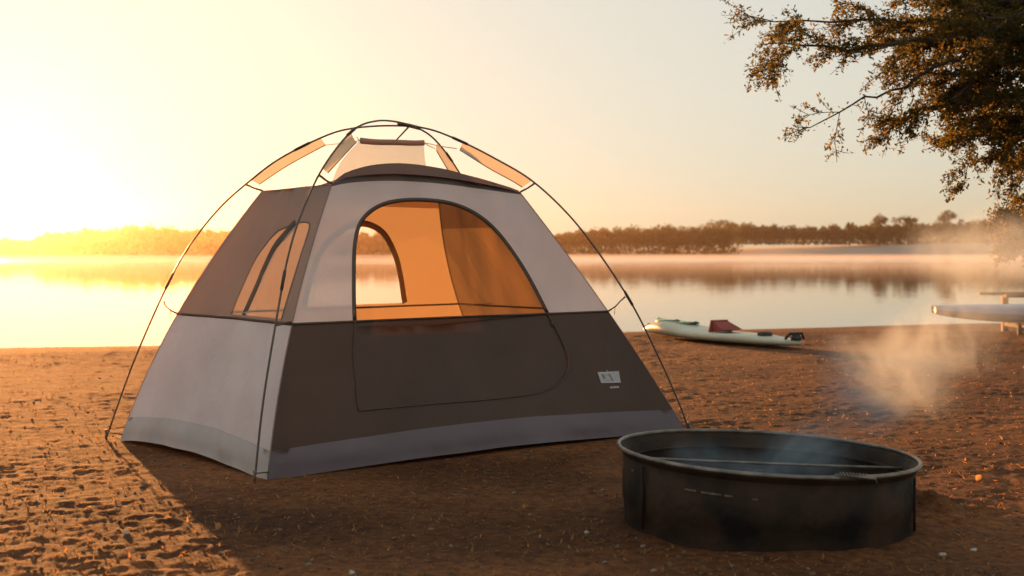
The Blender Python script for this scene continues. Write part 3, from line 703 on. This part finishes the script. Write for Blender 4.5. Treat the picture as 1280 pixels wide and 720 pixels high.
# ------------------------------------------------------------------ kayak on the beach
A0 = Vector((1.72, 16.6, 0)); A1 = Vector((3.14, 14.05, 0)); kd = (A1-A0); KLn = kd.length; kd.normalize(); ks_ = Vector((-kd.y, kd.x, 0))
ky = thing('kayak', (A0+A1)/2, 'cream kayak with red seat back and green hatch pulled up on the beach', 'kayak')
def kz(p): return float(gz(p.x, p.y, False))
def kp(t, s, z):
    p = A0+kd*KLn*t+ks_*s; p.z = z+kz(p)+.01; return p
def htf(t): return float(np.interp(t, [0, .06, .12, .2, .28, .38, .5, .65, .8, .92, 1], [.08, .13, .185, .20, .175, .15, .14, .14, .12, .10, .09]))
vv = []; nS = 40; nC = 18
for a in range(nS+1):
    t = a/nS; w_ = .31*(math.sin(math.pi*t**.9)**.55)*(.98)+.004; hb = .008+.03*abs(2*t-1)**3; ht = htf(t)
    if a in (0, nS): ht = hb+(ht-hb)*.6
    for c_ in range(nC):
        an = 2*math.pi*c_/nC; x = math.cos(an); y = math.sin(an)
        sx = math.copysign(abs(x)**.75, x); zc = (hb+ht)/2
        z = zc+(ht-hb)/2*math.copysign(abs(y)**.8, y)
        if y > .5: z -= .035*math.exp(-((t-.60)/.13)**4)*(1-abs(x))   # seat well
        vv.append(kp(t, sx*w_, z))
ff = [(a*nC+c_, a*nC+(c_+1) % nC, (a+1)*nC+(c_+1) % nC, (a+1)*nC+c_) for a in range(nS) for c_ in range(nC)]+[tuple(range(nC)), tuple(nS*nC+k for k in range(nC-1, -1, -1))]
link('hull', vv, ff, M['hull'], ky)
mb = MB(); st = [kp(.52, 0, .19), kp(.545, 0, .33)]
bk = [kp(.515, q*.17, z) for q, z in ((-1, .12), (1, .12))]+[kp(.508, q*.12, .255) for q in (1, -1)]
fk = [p+kd*.035 for p in bk[:2]]+[p+kd*.02 for p in bk[2:]]
mb.add(bk+fk, [(0, 1, 2, 3), (7, 6, 5, 4), (0, 4, 5, 1), (1, 5, 6, 2), (2, 6, 7, 3), (3, 7, 4, 0)])
mb.add([kp(.52, -.12, .235), kp(.52, .12, .235), kp(.60, .14, .15), kp(.60, -.14, .15), kp(.52, -.13, .12), kp(.52, .13, .12)], [(0, 1, 2, 3), (0, 4, 5, 1), (0, 3, 4), (1, 5, 2), (4, 3, 2, 5)]); mb.build('seat_back', M['red'], ky, False)
for t, s, r in ((.16, 0, .13), (.26, .06, .14)):
    mb = MB(); zt = htf(t)
    vv = [kp(t+math.cos(k/20*2*math.pi)*r*.5, s+math.sin(k/20*2*math.pi)*r, zt+.012-.03*abs(math.sin(k/20*2*math.pi))) for k in range(20)]
    top = [p+Vector((0, 0, .018)) for p in vv]; mb.add(vv+top, [tuple(range(20, 40))]+[(k, (k+1) % 20, 20+(k+1) % 20, 20+k) for k in range(20)]); mb.build('hatch_cover', M['green'], ky)
mb = MB(); p = kp(.80, -.02, .125); mb.tube([p+Vector((0, 0, -.02)), p+Vector((0, 0, .02)), p+Vector((0, 0, .035))], [.085, .085, .06], 16); mb.build('hatch_cover', M['black'], ky)
mb = MB(); mb.tube([kp(.955, -.12, .10), kp(.965, -.08, .165), kp(.97, .08, .165), kp(.965, .12, .10)], .016, 8); mb.box(kp(.97, 0, .11), (.08, .12, .08), math.atan2(kd.y, kd.x), bev=.02); mb.build('stern_handle', M['black'], ky)
mb = MB(); mb.tube([kp(.01, 0, .08), kp(-.01, 0, .11), kp(.03, 0, .13)], .012, 6); mb.build('bow_handle', M['black'], ky)

# ------------------------------------------------------------------ paddle board on a wooden rack
RX, RY = 6.55, 16.9
zb = float(gz(RX, RY, False))
bo = thing('paddle_board', (7.1, RY, .2), 'pale blue paddle board lying on a wooden rack at the water edge', 'paddle board')
vv = []; nS = 40; nC = 16
for a in range(nS+1):
    t = a/nS; w_ = .36*math.sin(math.pi*min(1, max(0, .02+.96*t)))**.5; roc = .06*abs(1-2*t)**2.4; th_ = .125*(math.sin(math.pi*(.03+.94*t))**.35)
    for c_ in range(nC):
        an = 2*math.pi*c_/nC; x = math.cos(an); y = math.sin(an)
        vv.append((5.50+3.1*t, RY+math.copysign(abs(x)**.7, x)*w_, .240+roc+math.copysign(abs(y)**.6, y)*th_+.018*t))
ff = []; mi = []
for a in range(nS):
    for c_ in range(nC): ff.append((a*nC+c_, a*nC+(c_+1) % nC, (a+1)*nC+(c_+1) % nC, (a+1)*nC+c_)); mi.append(0 if 0 <= c_ < nC//2 else 1)
ff += [tuple(range(nC)), tuple(nS*nC+k for k in range(nC-1, -1, -1))]; mi += [1, 1]
link('board', vv, ff, [M['board'], M['boardside']], bo, True, mi)
mb = MB()
mb.add([(7.05, RY-.16, .377), (7.75, RY-.16, .384), (7.75, RY+.16, .384), (7.05, RY+.16, .377), (7.05, RY-.16, .365), (7.75, RY-.16, .369), (7.75, RY+.16, .369), (7.05, RY+.16, .365)], [(0, 1, 2, 3), (0, 4, 5, 1), (1, 5, 6, 2), (2, 6, 7, 3), (3, 7, 4, 0)]); mb.build('deck_pad', M['boardside'], bo, False)
mb = MB(); mb.add([(8.25, RY, .17), (8.5, RY, .17), (8.52, RY, .02), (8.42, RY, .0)], [(0, 1, 2, 3)]); mb.add([(8.25, RY+.01, .17), (8.5, RY+.01, .17), (8.52, RY+.01, .02), (8.42, RY+.01, .0)], [(3, 2, 1, 0)]); mb.build('fin', M['black'], bo, False)
rk = thing('wooden_rack', (7.2, RY, zb), 'low wooden rack with a dark top rail holding the blue paddle board', 'rack')
for x in (6.60, 8.0):
    for y in (RY-.46, RY+.46):
        mb = MB(); z0 = float(gz(x, y, False))-.05; mb.box((x, y, (z0+.47)/2), (.075, .075, .47-z0), bev=.006); mb.build('post', M['wood'], rk, False)
    mb = MB(); mb.box((x, RY, .088), (.06, .84, .05), bev=.006); mb.build('cross_bar', M['wooddark'], rk, False)
    mb = MB(); z0 = float(gz(x, RY, False)); mb.box((x-.10, RY-.30, (z0+.12)/2+.0), (.05, .05, .16-z0), bev=.005); mb.box((x-.02, RY-.30, z0+.07), (.2, .04, .04), bev=.005); mb.build('brace', M['wooddark'], rk, False)
for y in (RY-.46, RY+.46):
    mb = MB(); mb.box((7.25, y, .492), (2.0, .11, .04), bev=.008); mb.build('top_rail', M['wooddark'], rk, False)

# ------------------------------------------------------------------ small things on the dirt
ICO_V = np.array([(0, 0, -1), (.72, -.53, -.45), (-.28, -.85, -.45), (-.89, 0, -.45), (-.28, .85, -.45), (.72, .53, -.45), (.28, -.85, .45), (-.72, -.53, .45), (-.72, .53, .45), (.28, .85, .45), (.89, 0, .45), (0, 0, 1)])
ICO_F = np.array([(0, 1, 2), (1, 0, 5), (0, 2, 3), (0, 3, 4), (0, 4, 5), (1, 5, 10), (2, 1, 6), (3, 2, 7), (4, 3, 8), (5, 4, 9), (1, 10, 6), (2, 6, 7), (3, 7, 8), (4, 8, 9), (5, 9, 10), (6, 10, 11), (7, 6, 11), (8, 7, 11), (9, 8, 11), (10, 9, 11)])
def scatter_xy(n, rmin, rmax, pw=1.0):
    r = rmin*(rmax/rmin)**(rng.random(n)**pw); t = rng.uniform(-.46, .46, n); x = r*np.sin(t); y = r*np.cos(t)
    k = (in_tent(x, y) < -.03) & (np.hypot(x-.993, y-5.06) > .60) & (y < shore(x)-1.0); return x[k], y[k]
x, y = scatter_xy(5200, 3.0, 14); n = len(x); s = .0022+.0075*rng.random(n)**3.5
z = gz(x, y)+s*.25
vv = (ICO_V[None]*s[:, None, None]*(1+.35*rng.normal(size=(n, 12, 1)).clip(-1, 1))*np.array([1.2, 1, .7])[None, None]+np.stack([x, y, z], -1)[:, None])
ff = ICO_F[None]+12*np.arange(n)[:, None, None]
o = np_mesh('gravel', vv.reshape(-1, 3), ff.reshape(-1, 3), M['gravel'], False); tag(o, 'fine gravel and grit scattered over the dirt', 'gravel', kind='stuff')
x, y = scatter_xy(34000, 3.0, 19, .9); n = len(x)
z = gz(x, y)+.004; L_ = .007+.030*rng.random(n)**2.4
an = rng.uniform(0, 2*math.pi, n); up = rng.uniform(-.2, .8, n)**1
d = np.stack([np.cos(an)*np.cos(up), np.sin(an)*np.cos(up), np.sin(up)], -1); e = np.stack([-np.sin(an), np.cos(an), rng.normal(size=n)*.4], -1)
c = np.stack([x, y, z], -1); u = d*L_[:, None]; w_ = e*(L_*rng.uniform(.05, .34, n))[:, None]
vv = np.stack([c-u*.5, c+w_*.5+u*.05, c+u*.5+np.array([0, 0, 1])*L_[:, None]*.15, c-w_*.5+u*.05], 1)
o = np_mesh('leaf_litter', vv.reshape(-1, 3), np.arange(4*n).reshape(-1, 4), M['dryleaf'], False); tag(o, 'dry leaves and bits of straw littering the dirt', 'leaf litter', kind='stuff')
def stone(x, y, s, label, name='stone', mat='stone', cat='stone'):
    bm = bmesh.new(); bmesh.ops.create_icosphere(bm, subdivisions=2, radius=1)
    for q in bm.verts:
        r = 1+.22*math.sin(q.co.x*4+x*7)+.18*math.sin(q.co.y*5+y*3)+.1*math.sin(q.co.z*9); q.co = Vector((q.co.x*s*r*1.2, q.co.y*s*r, q.co.z*s*r*.65))
    z = float(gz(x, y)); bm.verts.index_update()
    o = link(name, [(q.co.x, q.co.y, q.co.z) for q in bm.verts], [[k.index for k in f.verts] for f in bm.faces], M[mat], None, False); o.location = (x, y, z+s*.3); bm.free(); tag(o, label, cat, 'loose stones on the dirt')
def gpos(px, py): D = 1.05*1620/(py-315); return (px-640)/1620*D, D
for px, py, s, lb in ((158, 664, .011, 'white pebble on the sunlit dirt at the lower left'), (440, 713, .010, 'pale pebble at the bottom edge in front of the tent'),
                      (733, 661, .009, 'pale pebble on shaded dirt just left of the fire ring'), (1178, 690, .010, 'pale pebble on dark dirt right of the fire ring, nearer the ring'),
                      (1217, 684, .009, 'pale pebble on dark dirt right of the fire ring, farther from the ring'), ):
    x, y = gpos(px, py); stone(x, y, s, lb, mat='stone' if s < .02 else 'char')
def dleaf(px, py, s, rz, label):
    x, y = gpos(px, py); z = float(gz(x, y)); vv = []; m = 9
    for k in range(m):
        t = k/(m-1); w_ = s*.42*math.sin(math.pi*(.04+.92*t))**.8
        for q in (-1, 0, 1):
            vv.append((s*(t-.5), q*w_, s*(.55*(t-.2)**2+.25*abs(q)*math.sin(math.pi*t))))
    ff = [(k*3+j_, k*3+j_+1, k*3+j_+4, k*3+j_+3) for k in range(m-1) for j_ in (0, 1)]
    o = link('dry_leaf', vv, ff, M['dryleaf'], None); o.location = (x, y, z+.012); o.rotation_euler = (.5, -.5, rz); tag(o, label, 'leaf', 'larger dry leaves on the dirt')
dleaf(1223, 597, .034, .6, 'curled orange lit dry leaf on the dirt right of the fire ring')
dleaf(1250, 547, .034, 2.1, 'upright orange lit dry leaf behind the other one at the right edge of the dirt')
dleaf(272, 660, .028, 1.4, 'dry leaf catching light at the edge of the tent shadow')

# ------------------------------------------------------------------ smoke
m, nt, out = newmat('smoke'); tc = N(nt, 'ShaderNodeTexCoord'); geo = N(nt, 'ShaderNodeNewGeometry')
nz = N(nt, 'ShaderNodeTexNoise', Scale=2.2, Detail=4); nt.links.new(geo.outputs['Position'], nz.inputs['Vector'])
sub = N(nt, 'ShaderNodeVectorMath', operation='SUBTRACT'); nt.links.new(nz.outputs['Color'], sub.inputs[0]); sub.inputs[1].default_value = (.5, .5, .5)
ml = N(nt, 'ShaderNodeVectorMath', operation='SCALE'); nt.links.new(sub.outputs[0], ml.inputs[0]); ml.inputs['Scale'].default_value = .42
wp = N(nt, 'ShaderNodeVectorMath', operation='ADD'); nt.links.new(geo.outputs['Position'], wp.inputs[0]); nt.links.new(ml.outputs[0], wp.inputs[1])
puffs = [((.86, 5.12, .20), (.28, .28, .13), .7), ((1.12, 5.15, .27), (.26, .26, .14), .8), ((1.42, 5.25, .40), (.26, .28, .17), .55), ((1.58, 5.38, .55), (.32, .34, .22), 1.5),
         ((1.85, 5.50, .68), (.30, .32, .17), .95), ((2.08, 5.65, .85), (.32, .34, .20), .6), ((2.25, 5.85, 1.06), (.55, .45, .24), 1.0)]
acc = None
for c, r, s in puffs:
    a = N(nt, 'ShaderNodeVectorMath', operation='SUBTRACT'); nt.links.new(wp.outputs[0], a.inputs[0]); a.inputs[1].default_value = c
    b = N(nt, 'ShaderNodeVectorMath', operation='DIVIDE'); nt.links.new(a.outputs[0], b.inputs[0]); b.inputs[1].default_value = r
    l = N(nt, 'ShaderNodeVectorMath', operation='LENGTH'); nt.links.new(b.outputs[0], l.inputs[0])
    mr = N(nt, 'ShaderNodeMapRange'); mr.interpolation_type = 'SMOOTHERSTEP'; nt.links.new(l.outputs['Value'], mr.inputs['Value'])
    mr.inputs['From Min'].default_value = 0; mr.inputs['From Max'].default_value = 1.15; mr.inputs['To Min'].default_value = s; mr.inputs['To Max'].default_value = 0
    if acc is None: acc = mr.outputs[0]
    else:
        q = N(nt, 'ShaderNodeMath', operation='ADD'); nt.links.new(acc, q.inputs[0]); nt.links.new(mr.outputs[0], q.inputs[1]); acc = q.outputs[0]
n2 = N(nt, 'ShaderNodeTexNoise', Scale=6, Detail=6, Distortion=1.2); nt.links.new(wp.outputs[0], n2.inputs['Vector'])
m2 = N(nt, 'ShaderNodeMapRange'); nt.links.new(n2.outputs['Fac'], m2.inputs['Value']); m2.inputs['From Min'].default_value = .36; m2.inputs['From Max'].default_value = .68; m2.inputs['To Max'].default_value = 2.0
q = N(nt, 'ShaderNodeMath', operation='MULTIPLY'); nt.links.new(acc, q.inputs[0]); nt.links.new(m2.outputs[0], q.inputs[1])
q2 = N(nt, 'ShaderNodeMath', operation='MULTIPLY'); nt.links.new(q.outputs[0], q2.inputs[0]); q2.inputs[1].default_value = 1.8
pv = N(nt, 'ShaderNodeVolumePrincipled', Anisotropy=.35); pv.inputs['Color'].default_value = (.70, .86, 1.0, 1); nt.links.new(q2.outputs[0], pv.inputs['Density'])
nt.links.new(pv.outputs[0], out.inputs['Volume'])
sp = spline([(.42, 5.06, .16), (.72, 5.06, .18), (1.0, 5.08, .24), (1.35, 5.2, .36), (1.58, 5.38, .54), (1.85, 5.52, .72), (2.1, 5.68, .95), (2.45, 5.9, 1.25)], 6)
nS = len(sp); rad = [.24+.30*math.sin(math.pi*min(1, k/(nS-1)*.75+.12)) for k in range(nS)]
rad[0] = .12; rad[-1] = .12
mb = MB(); mb.tube(sp, rad, 20); o = mb.build('smoke', m); tag(o, 'pale wisps of smoke drifting right from the fire ring', 'smoke', kind='stuff')

# ------------------------------------------------------------------ haze
m, nt, out = newmat('haze'); pv = N(nt, 'ShaderNodeVolumePrincipled', Density=.00020, Anisotropy=.86); pv.inputs['Color'].default_value = (.98, .74, .54, 1)
nt.links.new(pv.outputs[0], out.inputs['Volume'])
mb = MB(); mb.box((0, 240, 9), (3300*.5, 760, 25)); hz = mb.build('haze', m, None, False); tag(hz, 'thin warm morning haze over the lake and camp', 'haze', kind='stuff')

m, nt, out = newmat('mist'); pv = N(nt, 'ShaderNodeVolumePrincipled', Density=.003, Anisotropy=.2); pv.inputs['Color'].default_value = (.95, .93, .92, 1)
nt.links.new(pv.outputs[0], out.inputs['Volume'])
mb = MB(); mb.box((40, 210, .10), (560, 230, .9)); mt = mb.build('mist', m, None, False); tag(mt, 'low pale mist lying on the lake', 'mist', kind='stuff')

# ------------------------------------------------------------------ light, sky, camera
W = bpy.data.worlds.new('World'); sc.world = W; W.use_nodes = True; nt = W.node_tree; nt.nodes.clear()
sky = nt.nodes.new('ShaderNodeTexSky'); sky.sky_type = 'NISHITA'; sky.sun_disc = False
sky.sun_elevation = SUN_EL; sky.sun_rotation = SUN_AZ; sky.altitude = 0; sky.air_density = 1.0; sky.dust_density = 3.0; sky.ozone_density = 1.0
bg = nt.nodes.new('ShaderNodeBackground'); bg.inputs[1].default_value = .15
wo = nt.nodes.new('ShaderNodeOutputWorld'); gm = N(nt, 'ShaderNodeGamma', Gamma=.17); nt.links.new(sky.outputs[0], gm.inputs['Color'])
tn = N(nt, 'ShaderNodeMix', data_type='RGBA', blend_type='MULTIPLY'); tn.inputs[0].default_value = 1; tn.inputs[7].default_value = (1.24, 1.285, 1.22, 1); nt.links.new(gm.outputs[0], tn.inputs[6]); nt.links.new(tn.outputs[2], bg.inputs[0]); nt.links.new(bg.outputs[0], wo.inputs[0])
sl = bpy.data.lights.new('sun', 'SUN'); sl.energy = 5; sl.angle = R_(.6); sl.color = (1, .40, .115)
so = bpy.data.objects.new('sun', sl); C.objects.link(so); so.rotation_euler = (-SUN_DIR).to_track_quat('-Z', 'Y').to_euler()
cam = bpy.data.cameras.new('camera'); co = bpy.data.objects.new('camera', cam); C.objects.link(co); sc.camera = co
co.location = (0, 0, 1.05); co.rotation_euler = (R_(90), 0, 0)
cam.sensor_width = 36; cam.lens = 36*1620/1280; cam.shift_y = -45/1280; cam.clip_end = 5000; cam.clip_start = .05
cam.dof.use_dof = True; cam.dof.focus_distance = 6.8; cam.dof.aperture_fstop = 3.2
sc.view_settings.view_transform = 'Standard'; sc.view_settings.look = 'None'; sc.view_settings.exposure = 1.60; sc.view_settings.gamma = 1
sc.view_settings.use_curve_mapping = False
sc.cycles.use_denoising = True
sc.cycles.max_bounces = 8; sc.cycles.transparent_max_bounces = 24; sc.cycles.volume_bounces = 0
sc.cycles.sample_clamp_indirect = 8
